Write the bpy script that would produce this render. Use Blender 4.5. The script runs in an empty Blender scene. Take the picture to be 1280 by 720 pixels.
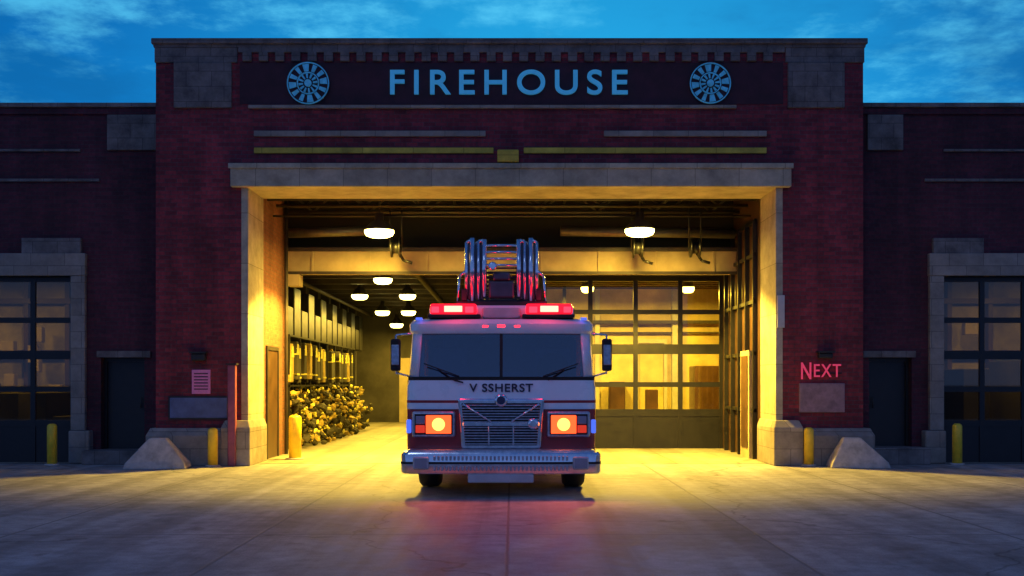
import bpy, bmesh, math, random
from mathutils import Vector, Matrix
random.seed(7)
scn=bpy.context.scene
scn.view_settings.view_transform='Standard'
scn.view_settings.look='None'
scn.view_settings.exposure=0
COL=scn.collection
# ------------------------------------------------------------ helpers
def empty(name,loc=(0,0,0)):
    e=bpy.data.objects.new(name,None); e.location=loc; e.empty_display_size=.2
    COL.objects.link(e); return e
def mesh_obj(name,verts,faces,mat,parent=None,smooth=False,bevel=0,seg=2):
    me=bpy.data.meshes.new(name); me.from_pydata([tuple(v) for v in verts],[],faces)
    bm=bmesh.new(); bm.from_mesh(me); bmesh.ops.recalc_face_normals(bm,faces=bm.faces); bm.to_mesh(me); bm.free()
    o=bpy.data.objects.new(name,me); COL.objects.link(o)
    if mat: me.materials.append(mat)
    if smooth:
        for p in me.polygons: p.use_smooth=True
    if parent: o.parent=parent
    if bevel:
        m=o.modifiers.new('b','BEVEL'); m.width=bevel; m.segments=seg; m.limit_method='ANGLE'
    return o
CF=[(0,3,2,1),(4,5,6,7),(0,1,5,4),(1,2,6,5),(2,3,7,6),(3,0,4,7)]
def cube_v(x0,x1,y0,y1,z0,z1):
    return [(x0,y0,z0),(x1,y0,z0),(x1,y1,z0),(x0,y1,z0),(x0,y0,z1),(x1,y0,z1),(x1,y1,z1),(x0,y1,z1)]
def box(name,x0,x1,y0,y1,z0,z1,mat,parent=None,bevel=0,seg=2):
    return mesh_obj(name,cube_v(x0,x1,y0,y1,z0,z1),CF,mat,parent,bevel=bevel,seg=seg)
def boxes(name,lst,mat,parent=None,bevel=0,seg=1):
    V=[];F=[]
    for b in lst:
        n=len(V); V+=cube_v(*b); F+=[tuple(i+n for i in f) for f in CF]
    return mesh_obj(name,V,F,mat,parent,bevel=bevel,seg=seg)
def wall(name,x0,x1,y0,y1,z0,z1,ops,mat,parent=None):
    xs=sorted({x0,x1}|{o[0] for o in ops}|{o[1] for o in ops}); zs=sorted({z0,z1}|{o[2] for o in ops}|{o[3] for o in ops})
    L=[]
    for a,b in zip(xs,xs[1:]):
        for c,d in zip(zs,zs[1:]):
            mx,mz=(a+b)/2,(c+d)/2
            if any(o[0]<mx<o[1] and o[2]<mz<o[3] for o in ops): continue
            if L and L[-1][0]==a and L[-1][5]==c: L[-1]=(a,b,y0,y1,L[-1][4],d)
            else: L.append((a,b,y0,y1,c,d))
    return boxes(name,L,mat,parent)
def cyl_data(p0,p1,r0,r1=None,n=12):
    if r1 is None: r1=r0
    p0=Vector(p0);p1=Vector(p1);d=(p1-p0).normalized()
    a=Vector((0,0,1)) if abs(d.z)<.9 else Vector((1,0,0))
    u=d.cross(a).normalized(); v=d.cross(u)
    V=[];F=[]
    for p,r in((p0,r0),(p1,r1)):
        for i in range(n):
            t=2*math.pi*i/n; V.append(p+u*r*math.cos(t)+v*r*math.sin(t))
    for i in range(n): F.append((i,(i+1)%n,n+(i+1)%n,n+i))
    F.append(tuple(range(n))[::-1]); F.append(tuple(range(n,2*n)))
    return V,F
def cyls(name,lst,mat,parent=None,n=10,smooth=False):
    V=[];F=[]
    for c in lst:
        v,f=cyl_data(*c,n=n); k=len(V); V+=v; F+=[tuple(i+k for i in ff) for ff in f]
    o=mesh_obj(name,V,F,mat,parent)
    for p in o.data.polygons:
        if len(p.vertices)==4: p.use_smooth=True
    return o
def lathe(name,prof,mat,parent=None,loc=(0,0,0),n=28,axis='Z'):
    V=[];F=[]
    for r,z in prof:
        for i in range(n):
            t=2*math.pi*i/n
            if axis=='Z': V.append((loc[0]+r*math.cos(t),loc[1]+r*math.sin(t),loc[2]+z))
            elif axis=='X': V.append((loc[0]+z,loc[1]+r*math.cos(t),loc[2]+r*math.sin(t)))
            else: V.append((loc[0]+r*math.cos(t),loc[1]+z,loc[2]+r*math.sin(t)))
    for k in range(len(prof)-1):
        for i in range(n):
            j=(i+1)%n; F.append((k*n+i,k*n+j,(k+1)*n+j,(k+1)*n+i))
    F.append(tuple(range(n))); F.append(tuple(range((len(prof)-1)*n,len(prof)*n)))
    o=mesh_obj(name,V,F,mat,parent)
    for p in o.data.polygons:
        if len(p.vertices)==4: p.use_smooth=True
    return o
def text(name,s,x0,x1,z0,z1,y,mat,parent=None,ext=.02,off=0.0,space=1.0):
    cu=bpy.data.curves.new(name,'FONT'); cu.body=s; cu.extrude=ext; cu.offset=off; cu.space_character=space
    t=bpy.data.objects.new(name+'_tmp',cu); COL.objects.link(t)
    bpy.context.view_layer.update()
    me=bpy.data.meshes.new_from_object(t.evaluated_get(bpy.context.evaluated_depsgraph_get()))
    bpy.data.objects.remove(t)
    X=[v.co.x for v in me.vertices];Y=[v.co.y for v in me.vertices]
    a,b,c,d=min(X),max(X),min(Y),max(Y)
    for v in me.vertices:
        x=(v.co.x-a)/(b-a)*(x1-x0)+x0; z=(v.co.y-c)/(d-c)*(z1-z0)+z0
        v.co=(x,y-v.co.z,z)
    me.name=name; me.materials.clear(); me.materials.append(mat)
    o=bpy.data.objects.new(name,me); COL.objects.link(o)
    if parent:o.parent=parent
    return o
# ------------------------------------------------------------ materials
def newmat(name):
    m=bpy.data.materials.new(name); m.use_nodes=True; nt=m.node_tree
    return m,nt,nt.nodes['Principled BSDF'],nt.nodes,nt.links
def objcoord(N,L,mode='xyz'):
    g=N.new('ShaderNodeNewGeometry')
    if mode=='xyz': return g.outputs['Position']
    s=N.new('ShaderNodeSeparateXYZ'); L.new(g.outputs['Position'],s.inputs[0])
    c=N.new('ShaderNodeCombineXYZ'); a=N.new('ShaderNodeMath'); a.operation='ADD'
    L.new(s.outputs[0],a.inputs[0]); L.new(s.outputs[1],a.inputs[1])
    L.new(a.outputs[0],c.inputs[0]); L.new(s.outputs[2],c.inputs[1]); return c.outputs[0]
def noise(N,L,co,scale,detail=5,rough=.6):
    n=N.new('ShaderNodeTexNoise'); n.inputs['Scale'].default_value=scale; n.inputs['Detail'].default_value=detail
    n.inputs['Roughness'].default_value=rough; L.new(co,n.inputs['Vector']); return n.outputs['Fac']
def ramp(N,L,fac,stops):
    r=N.new('ShaderNodeValToRGB'); L.new(fac,r.inputs[0]); e=r.color_ramp.elements
    while len(e)<len(stops): e.new(.5)
    for el,(p,c) in zip(e,stops):
        el.position=p; el.color=(*c,1) if len(c)==3 else c
    return r.outputs[0]
def mixc(N,L,fac,a,b,mode='MIX'):
    m=N.new('ShaderNodeMix'); m.data_type='RGBA'; m.blend_type=mode
    for s,v in((0,fac),(6,a),(7,b)):
        if hasattr(v,'links'): L.new(v,m.inputs[s])
        elif s==0: m.inputs[0].default_value=v
        else: m.inputs[s].default_value=(*v,1)
    return m.outputs[2]
def bump(N,L,h,bsdf,strength=.3,dist=.01):
    b=N.new('ShaderNodeBump'); b.inputs['Strength'].default_value=strength; b.inputs['Distance'].default_value=dist
    L.new(h,b.inputs['Height']); L.new(b.outputs[0],bsdf.inputs['Normal'])
def plain(name,col,rough=.5,metal=0,var=.25,scale=6,emit=None,es=0,coat=0):
    m,nt,b,N,L=newmat(name); co=objcoord(N,L); f=noise(N,L,co,scale)
    c=ramp(N,L,f,[(.3,tuple(x*(1-var) for x in col)),(.7,tuple(min(1,x*(1+var)) for x in col))])
    L.new(c,b.inputs['Base Color']); b.inputs['Metallic'].default_value=metal
    r=N.new('ShaderNodeMapRange'); L.new(f,r.inputs[0]); r.inputs[3].default_value=max(0,rough-.1); r.inputs[4].default_value=min(1,rough+.1)
    L.new(r.outputs[0],b.inputs['Roughness'])
    if coat: b.inputs['Coat Weight'].default_value=coat; b.inputs['Coat Roughness'].default_value=.05
    if emit: b.inputs['Emission Color'].default_value=(*emit,1); b.inputs['Emission Strength'].default_value=es
    return m
def brickmat(name,c1,c2,mortar,dirt=.5,s=1.0):
    m,nt,b,N,L=newmat(name); co=objcoord(N,L,'wall'); P=objcoord(N,L)
    t=N.new('ShaderNodeTexBrick'); L.new(co,t.inputs['Vector']); t.inputs['Scale'].default_value=1
    t.inputs['Brick Width'].default_value=.21*s; t.inputs['Row Height'].default_value=.072*s
    t.inputs['Mortar Size'].default_value=.007; t.inputs['Mortar Smooth'].default_value=.3; t.inputs['Bias'].default_value=-.1
    t.inputs['Color1'].default_value=(*c1,1); t.inputs['Color2'].default_value=(*c2,1); t.inputs['Mortar'].default_value=(*mortar,1)
    d=noise(N,L,P,.8,6,.65); dd=ramp(N,L,d,[(.3,(1-dirt,)*3),(.65,(1.0,)*3)])
    f2=noise(N,L,P,14,3); d2=ramp(N,L,f2,[(.3,(.75,)*3),(.7,(1.2,)*3)])
    # vertical weather streaks
    sp=N.new('ShaderNodeMapping'); sp.inputs['Scale'].default_value=(3.5,3.5,.25); L.new(P,sp.inputs['Vector'])
    st=ramp(N,L,noise(N,L,sp.outputs[0],1,5,.6),[(.35,(.72,)*3),(.6,(1.05,)*3)])
    c=mixc(N,L,1,t.outputs['Color'],dd,'MULTIPLY'); c=mixc(N,L,1,c,d2,'MULTIPLY'); c=mixc(N,L,1,c,st,'MULTIPLY')
    L.new(c,b.inputs['Base Color']); b.inputs['Roughness'].default_value=.85
    inv=N.new('ShaderNodeMath'); inv.operation='SUBTRACT'; inv.inputs[0].default_value=1; L.new(t.outputs['Fac'],inv.inputs[1])
    a=N.new('ShaderNodeMath'); a.operation='MULTIPLY_ADD'; L.new(f2,a.inputs[0]); a.inputs[1].default_value=.4; L.new(inv.outputs[0],a.inputs[2])
    bump(N,L,a.outputs[0],b,.6,.008); return m
def stonemat(name,col,bw=.6,rh=.3,var=.3):
    m,nt,b,N,L=newmat(name); co=objcoord(N,L,'wall'); P=objcoord(N,L)
    t=N.new('ShaderNodeTexBrick'); L.new(co,t.inputs['Vector']); t.inputs['Scale'].default_value=1
    t.inputs['Brick Width'].default_value=bw; t.inputs['Row Height'].default_value=rh; t.inputs['Mortar Size'].default_value=.006
    t.inputs['Color1'].default_value=(*col,1); t.inputs['Color2'].default_value=(*[x*.78 for x in col],1); t.inputs['Mortar'].default_value=(*[x*.45 for x in col],1)
    d=noise(N,L,P,2.5,7,.7); dd=ramp(N,L,d,[(.3,(1-var*1.6,)*3),(.7,(1+var*.3,)*3)])
    c=mixc(N,L,1,t.outputs['Color'],dd,'MULTIPLY'); L.new(c,b.inputs['Base Color']); b.inputs['Roughness'].default_value=.8
    f=noise(N,L,P,30,4); inv=N.new('ShaderNodeMath'); inv.operation='SUBTRACT'; L.new(f,inv.inputs[0]); L.new(t.outputs['Fac'],inv.inputs[1])
    bump(N,L,inv.outputs[0],b,.35,.008); return m
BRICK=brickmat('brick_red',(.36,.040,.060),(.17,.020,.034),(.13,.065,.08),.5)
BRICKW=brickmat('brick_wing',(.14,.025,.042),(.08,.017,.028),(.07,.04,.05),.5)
BRICKI=brickmat('brick_interior',(.34,.13,.07),(.26,.09,.05),(.22,.14,.10),.35)
STONE=stonemat('limestone',(.38,.33,.28),.62,.3)
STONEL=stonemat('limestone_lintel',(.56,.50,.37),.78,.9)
STONED=stonemat('limestone_weathered',(.25,.215,.20),.45,.27,.45)
OCHRE_LIT=stonemat('ochre_painted_light',(.80,.60,.08),.9,.5)  # ochre stone, with the yellow lighting of bands and keystone put into its colour
DARK=plain('dark_paint',(.018,.018,.02),.55)
FRAME=plain('door_frame_black',(.010,.010,.011),.4)
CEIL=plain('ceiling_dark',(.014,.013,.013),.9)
STEEL=plain('truss_steel',(.055,.045,.035),.5,.3)
IWALL=plain('interior_wall_tan',(.42,.34,.20),.8,0,.25,1.5)
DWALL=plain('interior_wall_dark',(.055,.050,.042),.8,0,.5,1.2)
ROOF=plain('roof_membrane',(.08,.08,.08),.9)
WOOD=plain('brown_door',(.07,.035,.016),.45,0,.35,3)
YEL=plain('bollard_yellow',(.82,.56,.03),.45,0,.15,8)
CONC=plain('cast_concrete',(.46,.42,.38),.85,0,.3,7)
SIGNB=plain('sign_blue_grey',(.10,.13,.26),.5)
PINK=plain('sign_pink',(.85,.25,.50),.5,0,.1,30)
WHITEP=plain('white_panel',(.5,.5,.52),.6,0,.1)
LETTER_GLOW=plain('letter_painted_glow',(.15,.60,.85),.45,0,.12,4,(.02,.22,.45),.35)  # slight emission added to brighten the sky-lit letters
EMBL_GLOW=plain('emblem_painted_glow',(.12,.48,.70),.5,0,.35,9,(.02,.20,.40),.2)  # faint emission put into the emblem colour; the emblems are no lamps
NEON=plain('neon_red',(.6,.05,.14),.4,0,0,5,(1,.07,.16),.42)
def glassmat(name,tint=(1,1,1),refl=.1,rough=.02):
    m,nt,b,N,L=newmat(name); N.remove(b); out=N['Material Output']
    t=N.new('ShaderNodeBsdfTransparent'); t.inputs[0].default_value=(*tint,1)
    g=N.new('ShaderNodeBsdfGlossy'); g.inputs['Roughness'].default_value=rough
    lw=N.new('ShaderNodeLayerWeight'); lw.inputs[0].default_value=.3
    mr=N.new('ShaderNodeMapRange'); L.new(lw.outputs['Fresnel'],mr.inputs[0]); mr.inputs[3].default_value=refl; mr.inputs[4].default_value=.8
    mx=N.new('ShaderNodeMixShader'); L.new(mr.outputs[0],mx.inputs[0]); L.new(t.outputs[0],mx.inputs[1]); L.new(g.outputs[0],mx.inputs[2])
    L.new(mx.outputs[0],out.inputs[0]); return m
PANE=glassmat('door_glass',(.90,.88,.68),.03)
PANEW=glassmat('wing_glass',(.66,.62,.42),.06)
WIND=glassmat('windshield_glass',(.30,.38,.6),.24)
def emis(name,c,s):
    m,nt,b,N,L=newmat(name); b.inputs['Base Color'].default_value=(*c,1); b.inputs['Emission Color'].default_value=(*c,1); b.inputs['Emission Strength'].default_value=s; return m
LAMPY=emis('lamp_yellow',(1,.82,.22),13)
# ground
def groundmat(name,base,sx,sy,ox,oy,rough):
    m,nt,b,N,L=newmat(name); P=objcoord(N,L); s=N.new('ShaderNodeSeparateXYZ'); L.new(P,s.inputs[0])
    b.inputs['Specular IOR Level'].default_value=.25
    wob=noise(N,L,P,3,3)
    def joint(o,size,off):
        a=N.new('ShaderNodeMath'); a.operation='ADD'; L.new(o,a.inputs[0]); a.inputs[1].default_value=off
        w=N.new('ShaderNodeMath'); w.operation='MULTIPLY_ADD'; L.new(wob,w.inputs[0]); w.inputs[1].default_value=.02; L.new(a.outputs[0],w.inputs[2])
        p=N.new('ShaderNodeMath'); p.operation='PINGPONG'; L.new(w.outputs[0],p.inputs[0]); p.inputs[1].default_value=size/2
        return p.outputs[0]
    jx=joint(s.outputs[0],sx,ox); jy=joint(s.outputs[1],sy,oy)
    mn=N.new('ShaderNodeMath'); mn.operation='MINIMUM'; L.new(jx,mn.inputs[0]); L.new(jy,mn.inputs[1])
    jr=N.new('ShaderNodeMapRange'); L.new(mn.outputs[0],jr.inputs[0]); jr.inputs[1].default_value=.004; jr.inputs[2].default_value=.022
    f1=noise(N,L,P,.35,7,.65); f2=noise(N,L,P,4,8,.7); f3=noise(N,L,P,60,3)
    c=ramp(N,L,f1,[(.3,tuple(x*.58 for x in base)),(.7,tuple(x*1.18 for x in base))])
    c=mixc(N,L,1,c,ramp(N,L,f2,[(.32,(.62,)*3),(.62,(1.1,)*3)]),'MULTIPLY')
    c=mixc(N,L,1,c,ramp(N,L,f3,[(.3,(.8,)*3),(.7,(1.14,)*3)]),'MULTIPLY')
    # oil spots
    oil=ramp(N,L,noise(N,L,P,1.7,4,.5),[(.66,(1,1,1)),(.74,(.6,.58,.56))]); c=mixc(N,L,1,c,oil,'MULTIPLY')
    # tyre wear running out of the bay
    mp=N.new('ShaderNodeMapping'); mp.inputs['Scale'].default_value=(2.2,.05,1); L.new(P,mp.inputs['Vector'])
    tr=ramp(N,L,noise(N,L,mp.outputs[0],1,4,.55),[(.40,(.72,)*3),(.56,(1.03,)*3)]); c=mixc(N,L,1,c,tr,'MULTIPLY')
    v=N.new('ShaderNodeTexVoronoi'); v.feature='DISTANCE_TO_EDGE'; v.inputs['Scale'].default_value=.17
    dn=N.new('ShaderNodeTexNoise'); dn.inputs['Scale'].default_value=1.2; dn.inputs['Detail'].default_value=6; L.new(P,dn.inputs['Vector'])
    va=N.new('ShaderNodeVectorMath'); va.operation='MULTIPLY_ADD'; L.new(dn.outputs['Color'],va.inputs[0]); va.inputs[1].default_value=(1.2,1.2,0); L.new(P,va.inputs[2])
    L.new(va.outputs[0],v.inputs['Vector'])
    cr=N.new('ShaderNodeMapRange'); L.new(v.outputs['Distance'],cr.inputs[0]); cr.inputs[1].default_value=.001; cr.inputs[2].default_value=.005; cr.inputs[3].default_value=.6
    c=mixc(N,L,1,c,cr.outputs[0],'MULTIPLY')
    c=mixc(N,L,jr.outputs[0],tuple(x*.38 for x in base),c)
    L.new(c,b.inputs['Base Color'])
    rr=N.new('ShaderNodeMapRange'); L.new(f2,rr.inputs[0]); rr.inputs[3].default_value=rough-.15; rr.inputs[4].default_value=rough+.15
    L.new(rr.outputs[0],b.inputs['Roughness'])
    h=N.new('ShaderNodeMath'); h.operation='MULTIPLY_ADD'; L.new(f3,h.inputs[0]); h.inputs[1].default_value=.3; L.new(jr.outputs[0],h.inputs[2])
    bump(N,L,h.outputs[0],b,.45,.01); return m
GROUND=groundmat('concrete_apron',(.42,.405,.39),2.4,3.1,.03,-.3,.72)
FLOOR=groundmat('concrete_floor',(.38,.35,.27),3,3,0,0,.5)
ASPH=groundmat('asphalt',(.055,.055,.06),60,60,17,13,.8)

# ------------------------------------------------------------ ground
def sheet(name,x0,x1,y0,y1,z,mat):
    return mesh_obj(name,[(x0,y0,z),(x1,y0,z),(x1,y1,z),(x0,y1,z)],[(0,1,2,3)],mat)
sheet('ground',-600,600,-600,600,-.008,ASPH)
sheet('driveway',-40,40,-24,.35,0,GROUND)
sheet('garage_floor',-17,17,.35,22,.004,FLOOR)

# ------------------------------------------------------------ firehouse
B=empty('firehouse')
box('pier_left',-6.36,-4.83,0,1.2,0,7.45,BRICK,B)
box('pier_right',4.83,6.27,0,1.2,0,7.45,BRICK,B)
box('upper_wall',-4.83,4.83,0,1.2,5.35,7.45,BRICK,B)
box('jamb_left',-4.83,-4.71,-.01,1.2,0,4.95,STONEL,B)
box('jamb_right',4.71,4.83,-.01,1.2,0,4.95,STONEL,B)
box('lintel',-5.0,4.96,-.13,1.19,4.95,5.35,STONEL,B,.015)
box('lintel_moulding',-5.03,4.99,-.16,-.13,5.27,5.36,STONEL,B,.008)
box('parapet_cap',-6.42,6.33,-.09,1.3,7.50,7.60,STONED,B,.015)
box('parapet_course',-6.39,6.30,-.045,1.25,7.45,7.50,STONED,B)
boxes('parapet_corner',[(-6.375,-4.9,-.03,.1,7.18,7.45),(4.88,6.285,-.03,.1,7.18,7.45)],STONED,B,.006)
boxes('parapet_block',[(-6.03,-5.0,-.045,.1,6.37,7.177),(4.92,5.93,-.045,.1,6.37,7.177)],STONED,B,.008)
L=[];x=-4.8
while x<4.75:
    L.append((x,x+.16,-.06,.05,7.2,7.36)); x+=.29
boxes('dentils',L,STONED,B,.005)
box('dentil_course',-4.88,4.86,-.04,.05,7.36,7.45,STONED,B)
PANEL=plain('frieze_panel',(.05,.015,.026),.8,0,.4,3)
box('frieze_panel',-4.86,4.84,-.012,.05,6.44,7.18,PANEL,B)
box('frieze_sill',-4.7,4.0,-.05,.05,6.36,6.42,STONE,B,.006)
boxes('upper_band',[(-4.6,-.47,-.045,.05,5.86,5.96),(1.64,4.54,-.045,.05,5.86,5.96)],STONE,B,.006)
boxes('lower_band',[(-4.6,-.33,-.04,.05,5.56,5.66),(.21,4.54,-.04,.05,5.56,5.66)],OCHRE_LIT,B,.006)
box('keystone',-.26,.12,-.17,.05,5.38,5.6,OCHRE_LIT,B,.02)
def baseprof(name,x0,x1,y0,y1,h):
    d=.1
    V=[(x0,y0,0),(x1,y0,0),(x1,y1,0),(x0,y1,0),
       (x0,y0,h-.13),(x1,y0,h-.13),(x1,y1,h-.13),(x0,y1,h-.13),
       (x0+d*.5,y0+d,h),(x1-d*.5,y0+d,h),(x1-d*.5,y1,h),(x0+d*.5,y1,h)]
    F=[(0,3,2,1),(0,1,5,4),(1,2,6,5),(2,3,7,6),(3,0,4,7),(4,5,9,8),(5,6,10,9),(6,7,11,10),(7,4,8,11),(8,9,10,11)]
    return mesh_obj(name,V,F,STONE,B,bevel=.012)
baseprof('pier_base_left',-6.48,-5.14,-.2,.4,.66)
baseprof('pier_base_right',5.14,6.42,-.2,.4,.66)
baseprof('jamb_base_left',-5.137,-4.62,-.26,1.1,.8)
baseprof('jamb_base_right',4.62,5.137,-.26,1.1,.8)
text('sign_letters','FIREHOUSE',-2.17,2.06,6.6,7.04,-.05,LETTER_GLOW,B,.03,.010,1.35)
def emblem(name,cx,cz,r):
    lathe(name+'_disc',[(r,-.0),(r,.04)],PANEL,B,(cx,-.055,cz),36,'Y')
    V=[];F=[]
    def ring(ri,ro,y0,y1,n=40):
        k=len(V)
        for i in range(n):
            t=2*math.pi*i/n
            for rr,yy in((ri,y1),(ri,y0),(ro,y0),(ro,y1)): V.append((cx+rr*math.cos(t),yy,cz+rr*math.sin(t)))
        for i in range(n):
            j=(i+1)%n
            for q in range(4): F.append((k+i*4+q,k+j*4+q,k+j*4+(q+1)%4,k+i*4+(q+1)%4))
    ring(r*.95,r*1.0,-.085,-.05); ring(r*.48,r*.53,-.085,-.05); ring(.001,r*.17,-.095,-.05,20)
    for i in range(12):
        t=2*math.pi*i/12+.13
        for (ra,rb,wa,wb) in((.24,.45,.03,.08),(.57,.90,.07,.17)):
            if ra>.5 and i%3==0: wa,wb=.10,.26
            d=Vector((math.cos(t),0,math.sin(t)));u=Vector((-math.sin(t),0,math.cos(t)));c=Vector((cx,0,cz))
            k=len(V)
            for yy in(-.085,-.05):
                for a,w in((ra,-wa),(ra,wa),(rb,wb*.6),(rb,-wb*.6)):
                    p=c+d*a*r+u*w*r; V.append((p.x,yy,p.z))
            F.extend([tuple(k+q for q in f) for f in CF])
    mesh_obj(name,V,F,EMBL_GLOW,B)
emblem('emblem_west',-3.63,6.8,.375); emblem('emblem_east',3.53,6.8,.365)
# shell
box('side_wall_west',-6.36,-6.1,1.2,22,0,7.3,BRICK,B)
box('side_wall_east',6.0,6.27,1.2,22,0,7.3,BRICK,B)
box('roof_center',-6.1,6.0,1.2,22,7.0,7.2,ROOF,B)
box('rear_wall',-16,16,22,22.3,0,6.4,BRICK,B)
RW=plain('room_wall',(.34,.29,.15),.8,0,.75,.9)
def wing(sg,tag):
    def bx(a,b): return (min(a*sg,b*sg),max(a*sg,b*sg))
    inner=6.36 if sg<0 else 6.27
    dA,dB=(6.73,7.53) if sg<0 else (6.54,7.32)
    gA,gB=(8.05,11.9) if sg<0 else (7.88,11.75)
    ops=[(*bx(dA,dB),.0,1.93),(*bx(gA,gB),0,3.42)]
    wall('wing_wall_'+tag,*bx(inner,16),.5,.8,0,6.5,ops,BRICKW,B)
    box('wing_cap_'+tag,*bx(inner+.0,16.05),.42,.95,6.5,6.58,STONED,B,.01)
    box('wing_cornice_'+tag,*bx(inner+.0,16.02),.46,.5,6.38,6.497,BRICKW,B)
    a,b=(6.5,7.4) if sg<0 else (6.5,7.15)
    box('wing_block_'+tag,*bx(a,b),.45,.55,5.72,6.37,STONED,B,.008)
    box('wing_band_'+tag,*bx(7.55,10.5),.46,.55,5.15,5.20,STONED,B)
    box('wing_band2_'+tag,*bx(7.9,11.5),.46,.55,5.7,5.74,STONED,B)
    box('garage_lintel_'+tag,*bx(gA-.27,gB+.27),.40,.79,3.42,3.83,STONE,B,.012)
    k0,k1=(7.87,8.95) if sg<0 else (7.69,8.61)
    box('garage_keyblock_'+tag,*bx(k0,k1),.42,.55,3.83,4.11,STONED,B,.01)
    boxes('garage_jamb_'+tag,[(*bx(gA-.26,gA),.41,.79,.6,3.417),(*bx(gB,gB+.26),.41,.79,.6,3.417)],STONE,B,.008)
    boxes('garage_jamb_base_'+tag,[(*bx(gA-.38,gA-.002),.3,.79,0,.6),(*bx(gB+.002,gB+.38),.3,.79,0,.6)],STONE,B,.02)
    box('door_lintel_'+tag,*bx(dA-.12,dB+.06),.45,.79,1.93,2.05,STONED,B,.008)
    box('door_leaf_'+tag,*bx(dA,dB),.72,.78,.25,1.93,FRAME,B)
    boxes('door_trim_'+tag,[(*bx(dA,dA+.05),.66,.72,.25,1.93),(*bx(dB-.05,dB),.66,.72,.25,1.93),(*bx(dA+.05,dB-.05),.66,.72,1.86,1.93)],FRAME,B)
    cyls('door_handle_'+tag,[((sg*(dA+.12),.66,1.0),(sg*(dA+.12),.66,1.2),.012)],STEEL,B)
    box('door_step_'+tag,*bx(dA-.25,dB+.18),.05,.72,.0,.25 if sg<0 else .3,STONED,B,.012)
    w=(gB-gA); nc=5; L=[];cw=w/nc; y0,y1=.6,.66
    for i in range(nc+1):
        xx=gA+cw*i; L.append((*bx(xx-.045,xx+.045),y0,y1,.0,3.42))
    for z,t in((.72,.06),(1.35,.05),(1.98,.08),(2.62,.05),(3.37,.045)):
        for i in range(nc): L.append((*bx(gA+cw*i+.045,gA+cw*(i+1)-.045),y0+.003,y1-.003,z-t,z+t))
    boxes('garage_door_frame_'+tag,L,FRAME,B)
    box('garage_door_panel_'+tag,*bx(gA,gB),.62,.65,.0,.7,FRAME,B)
    box('garage_door_glass_'+tag,*bx(gA,gB),.63,.636,.7,3.4,PANEW,B)
    box('room_back_'+tag,*bx(inner,16),6,6.2,0,4.4,RW,B)
    box('room_ceiling_'+tag,*bx(inner,16),.8,6.2,4.4,4.6,CEIL,B)
    L=[]
    for i in range(6):
        a=gA+.3+i*.95; L.append((*bx(a,a+.1),5.8,6,0,4.4))
    for z in (2.1,3.3): L.append((*bx(gA-.5,14),5.75,5.95,z,z+.12))
    boxes('room_columns_'+tag,L,WOOD,B)
    L=[]
    for i in range(9):
        a=gA-.2+i*.6; h=random.uniform(.7,2.0); L.append((*bx(a,a+random.uniform(.25,.6)),random.uniform(3,4.6),5,0,h))
    boxes('room_lockers_'+tag,L,DWALL,B,.01)
    L=[]
    for i in range(14):
        a=gA-.2+random.uniform(0,5); z=random.uniform(1.0,2.6); L.append((*bx(a,a+random.uniform(.1,.35)),5.4,5.6,z,z+random.uniform(.1,.45)))
    boxes('room_clutter_'+tag,L,IWALL,B,.01)
    box('wing_end_'+tag,*bx(15.7,16),.8,22,0,6.5,BRICKW,B)
    box('wing_roof_'+tag,*bx(inner,15.7),.8,22,6.1,6.25,ROOF,B)
wing(-1,'west'); wing(1,'east')
OFFW=emis('office_window',(.75,.72,.7),.8)
boxes('office_window',[(11.25,11.5,5.93,5.97,1.35,1.95),(11.56,11.8,5.93,5.97,1.35,1.95)],OFFW,B)
# main bay interior
box('bay_wall_west',-6.1,-4.71,1.2,3.4,0,5.6,BRICKI,B)
box('bay_wall_east',4.71,6.0,1.2,4.9,0,5.6,WOOD,B)
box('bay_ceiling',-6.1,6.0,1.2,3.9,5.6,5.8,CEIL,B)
box('cross_beam',-4.71,4.71,3.4,3.75,3.76,4.28,IWALL,B,.01)
boxes('beam_flanges',[(-4.71,4.71,3.36,3.4,4.22,4.30),(-4.71,4.71,3.36,3.4,3.74,3.80)],STEEL,B)
boxes('beam_stiffeners',[(-4.2+i*1.2,-4.16+i*1.2,3.37,3.4,3.80,4.22) for i in range(8)],IWALL,B)
box('upper_partition',-6.1,6.0,3.75,3.9,3.95,5.6,CEIL,B)
box('beam_bracket',-4.71,-4.45,3.35,3.75,3.5,3.737,IWALL,B)
box('side_door',-4.74,-4.69,1.45,2.35,.0,2.1,WOOD,B,.006)
boxes('side_door_frame',[(-4.71,-4.67,1.37,1.45,0,2.18),(-4.71,-4.67,2.35,2.43,0,2.18),(-4.71,-4.67,1.45,2.35,2.1,2.18)],STEEL,B)
cyls('downpipe',[((-4.64,2.95,0),(-4.64,2.95,5.5),.04)],STEEL,B)
L=[]
for i in range(5):
    yy=1.45+i*.7
    L.append((4.62,4.70,yy,yy+.06,0,4.6))
for z in(.9,2.0,3.0,3.9,4.55): L.append((4.64,4.69,1.45,4.3,z,z+.07))
boxes('folding_door_leaf',L,FRAME,B)
box('east_side_door',4.60,4.66,1.7,2.5,0,2.1,IWALL,B)
boxes('east_side_door_pane',[(4.585,4.598,1.8,2.4,.2,2.0)],WOOD,B)
L=[]
for yy in(1.5,2.3,3.1):
    L+= [((-4.7,yy,5.0),(4.7,yy,5.0),.035),((-4.7,yy,5.5),(4.7,yy,5.5),.035)]
    n=16
    for i in range(n):
        a=-4.7+9.4*i/n;b=a+9.4/n; z0,z1=(5,5.5) if i%2 else (5.5,5.0)
        L.append(((a,yy,z0),(b,yy,z1),.02))
for xx in(-3.6,-1.2,1.1,3.5): L.append(((xx,1.2,5.25),(xx,3.75,5.25),.03))
L.append(((-4.7,2.0,4.75),(4.7,2.0,4.75),.02))
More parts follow.
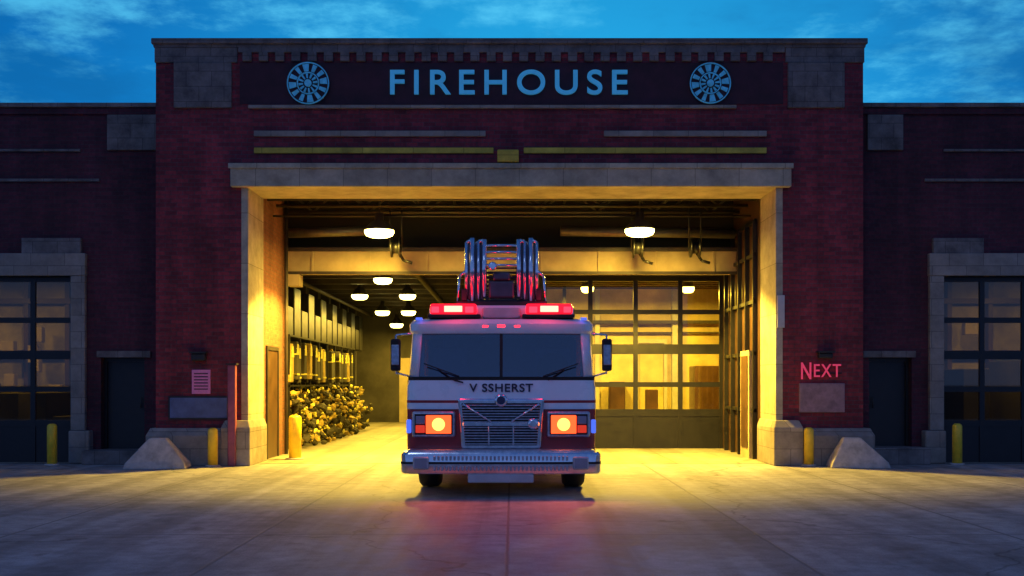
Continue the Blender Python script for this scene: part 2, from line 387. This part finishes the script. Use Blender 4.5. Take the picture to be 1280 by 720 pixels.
cyls('roof_truss',L,STEEL,B,8)
DUCT=plain('duct_metal',(.12,.11,.10),.45,.6)
cyls('vent_duct',[((-4.6,3.0,4.55),(-2.9,3.0,4.6),.10),((1.0,3.1,4.6),(4.6,3.1,4.55),.10)],DUCT,B,16)
gx0,gx1,gy=.5,4.75,4.9
box('rear_door_header',.3,4.71,4.0,5.0,3.86,4.0,CEIL,B)
L=[];cols=[.72,1.75,2.76,3.76,4.68]
for c in cols: L.append((c-.05,c+.05,gy,gy+.07,0,3.86))
for z,t in((3.80,.06),(3.05,.05),(2.22,.11),(1.43,.055),(.80,.08)):
    for a,b in zip(cols,cols[1:]): L.append((a+.05,b-.05,gy+.004,gy+.066,z-t,z+t))
boxes('rear_door_frame',L,FRAME,B)
box('rear_door_panel',.72,4.68,gy+.02,gy+.05,0,.78,FRAME,B)
box('rear_door_glass',.72,4.68,gy+.03,gy+.036,.78,3.82,PANE,B)
box('rear_door_side',.2,.68,4.7,5.0,0,4.2,DWALL,B)
YW=plain('lit_room_wall',(.60,.50,.24),.8,0,.4,.9)
box('lit_room_back',.3,6.0,9.0,9.2,0,4.2,YW,B)
box('lit_room_ceiling',.3,6.0,5.0,9.2,4.1,4.3,YW,B)
boxes('lit_room_joists',[(.3,6,5.3+i*.5,5.42+i*.5,3.86,4.09) for i in range(7)],WOOD,B)
boxes('lit_room_posts',[(2.15,2.27,8.8,8.98,0,4.1),(4.15,4.3,8.8,8.98,0,4.1),(3.2,3.28,8.9,8.98,0,2.6),(3.95,4.03,8.9,8.98,0,2.6),(3.28,3.95,8.9,8.98,2.5,2.6)],WHITEP,B)
boxes('lit_room_shelving',[(1.0,1.9,8.3,8.9,0,1.1),(4.6,5.4,8.0,8.9,0,1.9),(2.5,2.9,8.5,8.9,0,1.5),(1.3,1.6,8.6,8.9,1.1,1.7),(3.4,3.7,8.2,8.5,0,1.3)],WOOD,B,.02)
boxes('lit_room_pipework',[(.3,6,8.7,8.8,3.0,3.08),(.3,6,8.85,8.9,2.75,2.79),(5.2,5.3,7,7.1,0,4.1),(1.25,1.33,7.4,7.5,0,4.1)],DWALL,B)
box('deep_partition',.15,.3,3.9,21.4,0,4.3,DWALL,B)
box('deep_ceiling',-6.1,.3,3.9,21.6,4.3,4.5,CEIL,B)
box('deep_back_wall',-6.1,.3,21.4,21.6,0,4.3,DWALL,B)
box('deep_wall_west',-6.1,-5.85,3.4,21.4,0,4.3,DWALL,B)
box('deep_back_door',-4.2,-3.0,21.3,21.38,0,2.4,IWALL,B)
L=[]
for i in range(9):
    yy=4.5+i*1.9; L.append((-5.85,-5.6,yy,yy+.22,0,4.3))
boxes('deep_pilaster',L,DWALL,B)
boxes('deep_ceiling_joist',[(-5.85,.15,5+i*1.6,5.12+i*1.6,4.12,4.3) for i in range(10)],STEEL,B)
cyls('deep_ceiling_pipe',[((-5.2,3.9,3.95),(-5.2,21.3,3.95),.05),((-2.2,3.9,4.0),(-2.2,21.3,4.0),.08)],STEEL,B)
L=[]
for i in range(8):
    yy=5.0+i*1.9; L.append((-5.83,-5.78,yy,yy+1.1,2.75,3.8))
boxes('deep_windows',L,FRAME,B)
boxes('deep_wall_lockers',[(-5.6,-5.3,4.3+i*.95,5.1+i*.95,2.6,3.3+.5*(i%2)) for i in range(16)],FRAME,B,.02)

# ------------------------------------------------------------ turnout gear rack
G=empty('turnout_gear_rack')
L=[]
for i in range(9): 
    yy=4.6+i*1.25; L+=[(-4.95,-4.9,yy,yy+.05,0,2.5),(-5.55,-5.5,yy,yy+.05,0,2.5)]
L+=[(-5.55,-4.9,4.6,14.65,1.38,1.42),(-5.55,-4.9,4.6,14.65,2.5,2.54),(-5.55,-4.9,4.6,14.65,.25,.29)]
boxes('rack_frame',L,FRAME,G)
CO1=plain('coat_tan',(.34,.24,.05),.8,0,.4,5); CO2=plain('coat_dark',(.035,.030,.016),.8); STR=plain('reflective_stripe',(.62,.55,.10),.5,0,.3,9)
def coatset():
    S={0:([],[]),1:([],[]),2:([],[])}
    for i in range(24):
        yy=4.8+i*.41+random.uniform(-.05,.05); xx=-5.0+random.uniform(-.09,.06); hz=random.uniform(-.06,.06)
        def pr(T,z0,z1,w0,w1,d,dy=0):
            VV,FF=S[T]; k=len(VV)
            for z,w,o in((z0+hz,w0,dy),(z1+hz,w1,0)):
                VV.extend([(xx-d,yy-w+o,z),(xx+d,yy-w+o,z),(xx+d,yy+w+o,z),(xx-d,yy+w+o,z)])
            FF.extend([tuple(k+q for q in f) for f in CF])
        T=1 if i%5 else 0
        sw=random.uniform(-.12,.12)
        pr(T,1.5,2.2,.16,.13,.1,sw); pr(T,2.2,2.36,.13,.05,.1)
        if i%3: pr(2,1.6,1.64,.165,.16,.105,sw*.8)
        pr(2,2.06,2.30,.13,.07,.104)
    mesh_obj('coats_tan',*S[0],CO1,G,bevel=.02); mesh_obj('coats_dark',*S[1],CO2,G,bevel=.02); mesh_obj('coat_stripes',*S[2],STR,G)
coatset()
def clump(name,mat,n,zr,sz):
    V=[];F=[]
    for i in range(n):
        c=Vector((random.uniform(-5.4,-4.35+random.uniform(-.3,0)),random.uniform(4.7,15),random.uniform(*zr)))
        if c.z>.9 : c.x-=.2
        s=random.uniform(*sz); k=len(V)
        q=Matrix.Rotation(random.uniform(0,6),3,Vector((random.random(),random.random(),random.random()+.1)).normalized())
        bm=bmesh.new(); bmesh.ops.create_icosphere(bm,subdivisions=1,radius=s)
        for v in bm.verts:
            p=q@Vector((v.co.x*random.uniform(.5,1.4),v.co.y*random.uniform(.5,1.4),v.co.z*.6)); V.append(c+p)
        for f in bm.faces: F.append(tuple(k+v.index for v in f.verts))
        bm.free()
    mesh_obj(name,V,F,mat,G)
clump('gear_helmets',STR,420,(.1,1.38),(.03,.08)); clump('gear_boots',CO2,480,(.02,1.25),(.06,.14)); clump('gear_bags',CO1,500,(.02,1.3),(.04,.11))

# ------------------------------------------------------------ lamps
def area(name,loc,size,power,col,parent,rot=(0,0,0)):
    l=bpy.data.lights.new(name,'AREA'); l.shape='DISK'; l.size=size; l.energy=power; l.color=col
    o=bpy.data.objects.new(name,l); o.location=loc; o.rotation_euler=rot; COL.objects.link(o); o.parent=parent; return o
def spot(name,loc,power,col,parent,deg,blend,rot=(0,0,0),soft=.12):
    l=bpy.data.lights.new(name,'SPOT'); l.energy=power; l.color=col; l.spot_size=math.radians(deg); l.spot_blend=blend; l.shadow_soft_size=soft
    o=bpy.data.objects.new(name,l); o.location=loc; o.rotation_euler=rot; COL.objects.link(o); o.parent=parent; return o
YC=(1,.64,.07)
def bay_lamp(x,y,z,power,r=.27,nm='ceiling_lamp',top=5.55,sp=None):
    e=empty(nm,(x,y,z))
    lathe('reflector',[(r,.0),(r*.97,.03),(r*.55,.16),(r*.3,.2),(r*.28,.34)],DUCT,e)
    lathe('lens',[(r*.6,-.13),(r*.85,-.10),(r*.97,-.04),(r*.95,.012)],LAMPY,e)
    cyls('rod',[((0,0,.3),(0,0,top-z),.012)],STEEL,e)
    if power: area('lamp_light',(0,0,-.15),r*1.8,power,YC,e)
    if sp: spot('lamp_beam',(0,0,-.17),sp,YC,e,133,.25)
bay_lamp(-2.6,1.9,4.45,230,.30,sp=5200); bay_lamp(2.5,1.9,4.47,230,.30,sp=5200)
for (x,y,z) in((-4.3,11.4,3.95),(-2.95,11.4,3.95),(-4.13,15.4,3.75),(-3.3,15.4,3.75),(-4.1,19.4,3.56),(-3.2,7.6,4.05)):
    bay_lamp(x,y,z,190,.24,'ceiling_lamp',4.3)
for (x,y) in((1.8,6.6),(4.2,6.6)): bay_lamp(x,y,3.75,360,.16,'ceiling_lamp',4.1)
for x in(-9.6,-12,9.6,12): bay_lamp(x,3.2,3.95,75,.2,'ceiling_lamp',4.4)
def reel(x,y,z):
    e=empty('hose_reel',(x,y,z))
    lathe('drum',[(.1,-.1),(.2,-.1),(.2,-.07),(.12,-.06),(.12,.06),(.2,.07),(.2,.1),(.1,.1)],FRAME,e,(0,0,0),20,'X')
    cyls('bracket',[((-.12,0,0),(-.12,0,5.5-z),.015),((.12,0,0),(.12,0,5.5-z),.015),((0,.12,0),(.15,.1,-.25),.03),((.15,.1,-.25),(.32,.1,-.3),.03)],FRAME,e)
reel(-2.35,2.6,4.2); reel(2.55,2.7,4.2); reel(3.7,2.6,4.2)

# ------------------------------------------------------------ bollards, barriers, signs
def bollard(x,y,h,r):
    e=empty('bollard',(x,y,0))
    lathe('post',[(r,0),(r,h-.05),(r*.85,h-.02),(r*.5,h)],YEL,e,n=20)
    lathe('collar',[(r*1.5,0),(r*1.5,.03),(r*1.05,.035)],CONC,e,n=20)
bollard(-8.15,-.15,.74,.085); bollard(-5.22,-.45,.68,.085); bollard(-4.15,1.4,.85,.12); bollard(5.22,-.3,.68,.085); bollard(7.95,.0,.74,.085)
def barrier(x,y,w,h,lean,rot):
    hw=w/2
    V=[(-hw,-.28,0),(hw,-.28,0),(hw,.28,0),(-hw,.28,0),(-hw+.03,-.26,.1),(hw-.03,-.26,.1),(hw-.03,.26,.1),(-hw+.03,.26,.1),
       (lean-.13,-.1,h),(lean+.15,-.1,h),(lean+.15,.1,h),(lean-.13,.1,h)]
    F=[(0,3,2,1),(0,1,5,4),(1,2,6,5),(2,3,7,6),(3,0,4,7),(4,5,9,8),(5,6,10,9),(6,7,11,10),(7,4,8,11),(8,9,10,11)]
    o=mesh_obj('concrete_barrier',V,F,CONC,bevel=.02); o.location=(x,y,0); o.rotation_euler[2]=rot; return o
barrier(-6.08,-.75,1.05,.52,.0,.08); barrier(6.0,-.55,1.0,.52,-.12,-.1)
e=empty('notice_sign'); box('board',-5.71,-5.38,-.03,-.002,1.27,1.70,PINK,e,.004)
boxes('lines',[(-5.67,-5.42,-.034,-.031,1.62-i*.055,1.64-i*.055) for i in range(6)],PANEL,e)
e=empty('wall_plaque'); box('board',-6.1,-5.08,-.04,-.002,.84,1.2,SIGNB,e,.01); box('rim',-6.13,-5.05,-.025,-.001,.81,1.23,DARK,e)
e=empty('wall_lamp'); box('body',-5.7,-5.45,-.12,-.002,1.86,1.99,DARK,e,.02); box('hood',-5.72,-5.43,-.16,-.002,1.99,2.02,DARK,e)
e=empty('wall_lamp'); box('body',5.45,5.7,-.12,-.002,1.9,2.0,DARK,e,.02); box('hood',5.43,5.72,-.16,-.002,2.0,2.03,DARK,e)
e=empty('marker_post'); box('post',-5.0,-4.86,-.32,-.2,.0,1.78,plain('post_red',(.30,.07,.12),.5),e,.02); box('cap',-5.02,-4.84,-.34,-.18,1.78,1.81,DARK,e)
e=empty('neon_sign'); text('letter_n','N',5.15,5.33,1.53,1.83,-.05,NEON,e,.01,.008); text('letters','EXT',5.38,5.86,1.57,1.80,-.05,NEON,e,.01,.004,1.15)
box('mounting_rail',5.14,5.88,-.035,-.002,1.62,1.65,PANEL,e)
e=empty('notice_board'); box('board',5.12,5.93,-.05,-.002,.94,1.46,plain('board_grey',(.26,.16,.20),.6,0,.3,9),e,.01)
e=empty('wall_sign'); box('board',4.73,4.86,-.04,-.011,2.45,3.03,WHITEP,e,.005)

# ------------------------------------------------------------ fire truck
T=empty('fire_truck',(-.143,-5.6,0))
WHITE=plain('truck_white',(.86,.90,.95),.28,0,.04,3,coat=.8)
RED=plain('truck_maroon',(.34,.02,.025),.3,0,.1,3,coat=.8)
CHR=plain('chrome',(.80,.81,.85),.18,1,.1,12)
CHRD=plain('chrome_brushed',(.50,.51,.56),.35,1,.3,20)
BLK=plain('rubber',(.015,.015,.016),.75)
INT=plain('cab_interior',(.08,.10,.17),.7)
REDL=emis('beacon_red',(1,.01,.02),8); REDC=emis('beacon_core',(1,.10,.07),10)
HEAD=emis('headlamp_orange',(1,.075,.015),2.6); HEADC=emis('headlamp_core',(1,.27,.05),5)
BLUL=emis('marker_blue',(.1,.2,1),.8)
DOME=plain('beacon_dome',(.5,.01,.02),.15,0,.05,5,(1,.006,.02),2.0)
TURN=plain('turn_lens',(.45,.06,.02),.2,0,.1,6,(1,.05,.02),.6)
LENSW=plain('clear_lens',(.35,.35,.45),.12,.3,.1,6)
def ring(hw,yf,yb,r,bulge,n=7,m=12):
    P=[(-hw,yb)]
    for i in range(n+1):
        t=math.pi+ (math.pi/2)*i/n; P.append((-hw+r+r*math.cos(t),yf+bulge+r+r*math.sin(t)))
    for i in range(1,m):
        x=-(hw-r)+2*(hw-r)*i/m; P.append((x,yf+bulge*(x/(hw-r))**2))
    for i in range(n+1):
        t=1.5*math.pi+(math.pi/2)*i/n; P.append((hw-r+r*math.cos(t),yf+bulge+r+r*math.sin(t)))
    P.append((hw,yb)); return P
def loft(name,rings,mat,cap=True,parent=T,smooth=True):
    V=[];F=[];n=len(rings[0][0])
    for P,z in rings: V+=[(p[0],p[1],z) for p in P]
    for k in range(len(rings)-1):
        for i in range(n): F.append((k*n+i,k*n+(i+1)%n,(k+1)*n+(i+1)%n,(k+1)*n+i))
    if cap: F.append(tuple(range(n))); F.append(tuple(range((len(rings)-1)*n,len(rings)*n)))
    o=mesh_obj(name,V,F,mat,parent)
    if smooth:
        for p in o.data.polygons: p.use_smooth=len(p.vertices)==4
        m=o.modifiers.new('e','EDGE_SPLIT'); m.split_angle=math.radians(35)
    return o
def strip(name,ra,za,rb,zb,i0,i1,mat,thick=.0):
    V=[];F=[]
    for i in range(i0,i1+1): V+=[(ra[i][0],ra[i][1],za),(rb[i][0],rb[i][1],zb)]
    for i in range(i1-i0): F.append((2*i,2*i+2,2*i+3,2*i+1))
    o=mesh_obj(name,V,F,mat,T,smooth=True)
    if thick: m=o.modifiers.new('s','SOLIDIFY'); m.thickness=thick; m.offset=0
    return o
cb=2.55
loft('cab_lower',[(ring(1.255,.45,cb,.16,.07),.50),(ring(1.26,.44,cb,.16,.07),1.115)],RED)
loft('cab_belt',[(ring(1.262,.437,cb,.16,.07),1.118),(ring(1.258,.437,cb,.16,.07),1.40),(ring(1.24,.46,cb,.17,.07),1.52)],WHITE)
loft('cab_stripe',[(ring(1.265,.434,cb,.16,.07),1.20),(ring(1.265,.434,cb,.16,.07),1.235)],RED,False)
rA=ring(1.225,.475,cb,.18,.07); rB=ring(1.19,.60,cb,.18,.07)
strip('windshield',rA,1.52,rB,2.13,0,len(rA)-1,WIND)
rA2=ring(1.238,.468,cb,.185,.07); rB2=ring(1.20,.592,cb,.185,.07)
strip('a_pillar_left',rA2,1.515,rB2,2.14,3,7,WHITE,.03)
strip('a_pillar_right',rA2,1.515,rB2,2.14,len(rA)-8,len(rA)-4,WHITE,.03)
loft('cab_roof',[(ring(1.21,.575,cb,.18,.07),2.12),(ring(1.235,.55,cb,.18,.07),2.16),(ring(1.235,.55,cb,.18,.07),2.25),(ring(1.19,.60,cb,.18,.07),2.31),(ring(1.05,.75,cb,.16,.07),2.335)],WHITE)
loft('windshield_gasket',[(ring(1.246,.452,cb,.17,.07),1.50),(ring(1.246,.452,cb,.17,.07),1.545)],BLK,False)
mesh_obj('windshield_divider',[(-.02,.455,1.52),(.02,.455,1.52),(.02,.50,1.52),(-.02,.50,1.52),(-.02,.58,2.13),(.02,.58,2.13),(.02,.62,2.13),(-.02,.62,2.13)],CF,BLK,T)
boxes('side_pillars',[(-1.235,-1.17,1.45,1.6,1.52,2.13),(1.17,1.235,1.45,1.6,1.52,2.13),(-1.235,-1.17,2.4,2.55,1.52,2.13),(1.17,1.235,2.4,2.55,1.52,2.13)],WHITE,T)
boxes('door_seams',[(s*1.266-.004,s*1.266+.004,y,y+.015,.6,1.5) for s in(-1,1) for y in(.85,1.55,2.4)],BLK,T)
cyls('wipers',[((-.62,.44,1.50),(-.5,.43,1.47),.012),((-1.02,.47,1.72),(-.55,.455,1.55),.008),((-.62,.44,1.5),(-.85,.455,1.66),.009),((1.02,.47,1.72),(.55,.455,1.55),.008),((.62,.44,1.5),(.85,.455,1.66),.009)],BLK,T,6)
boxes('cab_seats',[(-.95,-.45,1.2,1.35,1.3,1.95),(.45,.95,1.2,1.35,1.3,1.95),(-.82,-.58,1.2,1.32,1.95,2.08),(.58,.82,1.2,1.32,1.95,2.08),(-1.1,1.1,2.3,2.4,1.2,2.12),(-.3,.3,.9,1.8,1.3,1.62)],INT,T,.04,2)
box('dashboard',-1.15,1.15,.62,.95,1.3,1.56,INT,T,.04)
lathe('steering_wheel',[(.20,-.015),(.22,0),(.20,.015),(.185,0)],BLK,T,(.7,.95,1.66),20,'Y')
# bumper
loft('bumper',[(ring(1.26,.01,.5,.1,.03),.30),(ring(1.285,0,.5,.1,.03),.33),(ring(1.285,0,.5,.1,.03),.545),(ring(1.26,.015,.5,.1,.03),.575)],CHR)
loft('bumper_groove',[(ring(1.288,-.004,.45,.1,.03),.425),(ring(1.288,-.004,.45,.1,.03),.455)],BLK,False)
L=[]
for i in range(40):
    x=-1.0+i*2.0/39
    if abs(x)>.86 : continue
    L.append((x-.014,x+.014,-.012,.02,.475,.53)); L.append((x-.014,x+.014,-.012,.02,.345,.40))
boxes('bumper_tread',L,CHRD,T,.004)
boxes('bumper_fog_lamp',[(-1.12,-.92,-.03,.03,.36,.52),(.92,1.12,-.03,.03,.36,.52)],CHRD,T,.012)
boxes('bumper_fog_lens',[(-1.10,-.94,-.035,-.028,.38,.50),(.94,1.10,-.035,-.028,.38,.50)],plain('fog_lens',(.35,.35,.42),.15,.3,.1,10),T)
box('tow_plate',-.42,.42,-.01,.1,.19,.298,WHITEP,T,.012)
box('bumper_deck',-1.2,1.2,.1,.5,.57,.6,CHRD,T)
def trap(x0b,x0t,y0,y1,z0,z1):
    return [(-x0b,y0,z0),(x0b,y0,z0),(x0b,y1,z0),(-x0b,y1,z0),(-x0t,y0,z1),(x0t,y0,z1),(x0t,y1,z1),(-x0t,y1,z1)]
mesh_obj('grille_shell',trap(.52,.57,.375,.46,.60,1.26),CF,CHR,T,bevel=.03,seg=3)
mesh_obj('grille_mouth',trap(.47,.52,.367,.40,.645,1.20),CF,BLK,T,bevel=.01)
L=[]
for i in range(15):
    z=.665+i*.036
    if 7==i: continue
    w=.465+.05*(z-.645)/.55
    L.append((-w,w,.348,.375,z-.008,z+.008))
boxes('grille_slats',L,CHRD,T,.003)
boxes('grille_bars',[(-.50,.50,.335,.376,.90,.95),(-.17,-.15,.34,.376,.65,.90),(.15,.17,.34,.376,.65,.90)],CHR,T,.006)
cyls('grille_vee',[((-.50,.345,1.19),(-.12,.335,.95),.012),((.50,.345,1.19),(.12,.335,.95),.012)],CHR,T)
lathe('grille_badge',[(.085,0),(.085,-.02),(.06,-.035)],CHR,T,(0,.37,1.235),24,'Y')
lathe('grille_badge_center',[(.055,0),(.05,-.01)],plain('badge_navy',(.03,.03,.09),.3),T,(0,.335,1.235),24,'Y')
lathe('grille_horn',[(.07,0),(.075,-.05),(.04,-.06)],CHR,T,(.42,.36,.93),20,'Y')
text('truck_lettering','V SSHERST',-.42,.42,1.345,1.455,.425,plain('letter_navy',(.02,.02,.05),.4),T,.004,.02,1.1)
for s,t in((-1,'l'),(1,'r')):
    def bx(a,b): return (min(a*s,b*s),max(a*s,b*s))
    box('headlamp_bezel_'+t,*bx(.60,1.17),.395,.50,.75,1.09,CHRD,T,.03,3)
    box('headlamp_well_'+t,*bx(.635,1.135),.385,.40,.785,1.055,BLK,T,.01)
    box('headlamp_lens_'+t,*bx(.655,.985),.368,.386,.80,1.04,HEAD,T,.03,3)
    lathe('headlamp_core_'+t,[(.085,0),(.07,-.02),(.02,-.03)],HEADC,T,(s*.82,.368,.92),24,'Y')
    box('turn_lens_'+t,*bx(1.0,1.12),.368,.386,.81,.91,TURN,T,.015,2)
    box('side_lens_'+t,*bx(1.0,1.12),.368,.386,.925,1.03,LENSW,T,.015,2)
    box('corner_marker_'+t,*bx(1.19,1.25),.47,.6,.80,.98,BLUL,T,.015)
    box('mirror_'+t,*bx(1.34,1.47),.55,.66,1.62,2.05,BLK,T,.03,3)
    box('mirror_chrome_'+t,*bx(1.355,1.455),.535,.552,1.70,1.97,CHRD,T,.02)
    cyls('mirror_arm_'+t,[((s*1.2,.62,2.12),(s*1.40,.6,2.1),.014),((s*1.40,.6,2.1),(s*1.40,.6,1.58),.014),((s*1.40,.6,1.6),(s*1.22,.62,1.55),.014)],CHR,T)
    box('beacon_base_'+t,*bx(.28,.98),.60,.86,2.335,2.38,FRAME,T,.01)
    box('beacon_lens_'+t,*bx(.33,.95),.62,.84,2.38,2.52,DOME,T,.03,3)
    boxes('beacon_bulb_'+t,[(*bx(.52,.76),.606,.622,2.41,2.49)],REDC,T,.005)
    boxes('beacon_bulb_side_'+t,[(*bx(.37,.48),.608,.622,2.40,2.48),(*bx(.83,.93),.608,.622,2.40,2.48)],REDL,T,.005)
    pl=bpy.data.lights.new('beacon_light','POINT'); pl.energy=5; pl.color=(1,.012,.03); pl.shadow_soft_size=.08
    o=bpy.data.objects.new('beacon_light_'+t,pl); o.location=(s*.64,.42,2.60); COL.objects.link(o); o.parent=T
    spot('headlamp_light_'+t,(s*.815,.28,.92),75,(1,.16,.06),T,120,1,(math.radians(72),0,math.radians(180)),.08)
    for yy,nm in((1.5,'front'),(6.4,'rear'),(7.5,'tandem')):
        lathe('tyre_%s_%s'%(nm,t),[(.30,-.15),(.46,-.15),(.505,-.11),(.515,0),(.505,.11),(.46,.15),(.30,.15)],BLK,T,(s*1.0,yy,.515),32,'X')
        lathe('hub_%s_%s'%(nm,t),[(.30,0),(.28,.02*s),(.12,.04*s),(.1,.09*s)],CHR,T,(s*1.14,yy,.515),24,'X')
    boxes('clearance_'+t,[(*bx(1.05,1.14),.60,.66,2.30,2.335)],BLUL,T,.008)
boxes('clearance_center',[(-.05,.05,.545,.57,2.20,2.235),(-.25,-.17,.55,.57,2.20,2.23),(.17,.25,.55,.57,2.20,2.23)],REDL,T,.006)
box('roof_riser',-.98,.98,.88,2.5,2.335,2.52,WHITE,T,.05,3)
boxes('roof_riser_panel',[(-.26,.26,.66,.88,2.335,2.47)],WHITEP,T,.03,2)
box('axle',-.95,.95,1.42,1.58,.42,.56,BLK,T)
box('chassis',-.5,.5,.5,9.2,.45,.8,BLK,T)
box('body',-1.25,1.25,2.7,9.3,.55,2.25,RED,T,.03)
boxes('body_shutters',[(s*1.255-.01,s*1.255+.01,a,b,.7,2.1) for s in(-1,1) for a,b in((2.85,4.2),(4.3,5.6),(8.1,9.2))],CHRD,T,.01)
boxes('body_arch',[(s*1.26-.015,s*1.26+.015,5.75,8.0,.55,1.15) for s in(-1,1)],BLK,T)
box('hose_bed',-1.1,1.1,2.8,9.2,2.25,2.45,DARK,T,.02)
lathe('turntable',[(.6,0),(.6,.2),(.45,.25),(.45,.5)],RED,T,(0,8.0,2.4))
# aerial ladder
A=T
DKS=plain('ladder_dark_steel',(.10,.09,.11),.35,.8)
def zt(y,off): return 3.40-(y-1.0)*.095+off
L=[];R=[]
for k,(hx,h0,h1) in enumerate(((.50,-.66,-.16),(.42,-.58,-.08),(.34,-.48,.0),(.26,-.36,.02))):
    y0=1.25-.07*k; y1=8.3
    for s in(-1,1):
        L.append(((s*hx,y0,zt(y0,h0)),(s*hx,y1,zt(y1,h0)),.026)); L.append(((s*hx,y0,zt(y0,h1)),(s*hx,y1,zt(y1,h1)),.022))
        yy=y0
        while yy<y1-.5:
            R.append(((s*hx,yy,zt(yy,h0)),(s*hx,yy+.0,zt(yy,h1)),.017))
            R.append(((s*hx,yy,zt(yy,h0)),(s*hx,yy+.45,zt(yy+.45,h1)),.013)); yy+=.45
    yy=y0
    while yy<y1-.3:
        R.append(((-hx,yy,zt(yy,h0)),(hx,yy,zt(yy,h0)),.014)); yy+=.32
cyls('ladder_rails',L,CHRD,A,10); cyls('ladder_lattice',R,DKS,A,8)
L=[]
for s in(-1,1):
    for i,(hx,zb,ztp,r) in enumerate(((.48,2.60,3.38,.022),(.40,2.58,3.44,.034),(.315,2.60,3.40,.022),(.235,2.64,3.42,.034))):
        L.append(((s*hx,.98,zb),(s*hx,.98,ztp),r))
    L.append(((s*.48,.98,3.38),(s*.40,.98,3.42),.02)); L.append(((s*.315,.98,3.40),(s*.235,.98,3.40),.02))
    L.append(((s*.60,1.05,2.50),(s*.575,1.0,2.92),.02)); L.append(((s*.575,1.0,2.92),(s*.475,.98,3.0),.02))
cyls('ladder_tip_uprights',L,CHR,A,12)
boxes('ladder_tip_plate',[(-.46,-.25,1.02,1.06,2.60,3.36),(.25,.46,1.02,1.06,2.60,3.36)],DKS,A,.01)
cyls('ladder_tip_rungs',[((-.235,.98,3.34-.09*i),(.235,.98,3.34-.09*i),.018) for i in range(4)],CHR,A,8)
boxes('ladder_winch',[(-.18,.18,1.0,1.25,2.62,2.86),(-.12,.12,1.0,1.2,2.86,2.98)],DKS,A,.03,2)
boxes('ladder_cradle',[(-.62,.62,.95,1.15,2.50,2.58),(-.55,-.47,.95,1.15,2.58,2.75),(.47,.55,.95,1.15,2.58,2.75)],FRAME,A,.01)
lathe('tip_spotlight',[(.05,0),(.06,-.06),(.04,-.07)],CHR,A,(-.12,.95,3.05),16,'Y')

# ------------------------------------------------------------ world
w=bpy.data.worlds.new("World"); scn.world=w; w.use_nodes=True; nt=w.node_tree; N=nt.nodes; Lk=nt.links
bg=N['Background']; tc=N.new('ShaderNodeTexCoord'); sp=N.new('ShaderNodeSeparateXYZ'); Lk.new(tc.outputs['Generated'],sp.inputs[0])
sky=N.new('ShaderNodeTexSky'); sky.sky_type='NISHITA'; sky.sun_disc=False; sky.sun_elevation=math.radians(3); sky.sun_rotation=math.radians(8)
def M(op,a,b=None,c=None):
    m=N.new('ShaderNodeMath'); m.operation=op
    for i,v in enumerate((a,b,c)):
        if v is None: continue
        if hasattr(v,'links'): Lk.new(v,m.inputs[i])
        else: m.inputs[i].default_value=v
    return m.outputs[0]
def MR(v,a,b,c,d):
    m=N.new('ShaderNodeMapRange'); m.interpolation_type='SMOOTHSTEP'; Lk.new(v,m.inputs[0])
    for i,x in enumerate((a,b,c,d)): m.inputs[i+1].default_value=x
    return m.outputs[0]
X,Y,Z=sp.outputs
az=M('ARCTAN2',X,Y)
front=MR(Y,-.1,.85,0,1)
glow=MR(M('ABSOLUTE',M('SUBTRACT',az,.06)),0,.5,1,0)
low=MR(Z,.1,.6,1,0)
base=mixc(N,Lk,low,(.005,.07,.30),(.001,.20,.60))
base=mixc(N,Lk,M('MULTIPLY',glow,M('MULTIPLY',low,.8)),base,(.02,.56,1.0))
backc=mixc(N,Lk,MR(Z,-.1,.8,0,1),(.10,.19,.50),(.025,.07,.25))
zz=M('ADD',M('MAXIMUM',Z,0),.12)
cv=N.new('ShaderNodeCombineXYZ'); Lk.new(M('DIVIDE',X,zz),cv.inputs[0]); Lk.new(M('DIVIDE',Y,zz),cv.inputs[1])
cn=noise(N,Lk,cv.outputs[0],1.8,10,.64)
cl=MR(cn,.49,.66,0,1)
dk=MR(noise(N,Lk,cv.outputs[0],1.0,8,.6),.45,.62,0,1)
base=mixc(N,Lk,M('MULTIPLY',cl,.75),base,(.11,.66,1.0))
base=mixc(N,Lk,M('MULTIPLY',dk,.6),base,(.002,.12,.36))
final=mixc(N,Lk,front,backc,base)
add=mixc(N,Lk,.001,final,sky.outputs[0],'ADD')
Lk.new(add,bg.inputs[0]); bg.inputs[1].default_value=1.0
sl=bpy.data.lights.new('sun','SUN'); sl.energy=.14; sl.angle=math.radians(12); sl.color=(.5,.65,1)
so=bpy.data.objects.new('sun',sl); COL.objects.link(so); so.rotation_euler=(math.radians(50),0,math.radians(-20))
# ------------------------------------------------------------ camera
cam=bpy.data.cameras.new('camera'); co=bpy.data.objects.new('camera',cam); COL.objects.link(co)
co.location=(0,-19.6,1.46); co.rotation_euler=(math.radians(90),0,0)
cam.sensor_width=36; cam.lens=36*1372/1280; cam.shift_y=119/1280; cam.clip_end=2000; cam.clip_start=.1
scn.camera=co
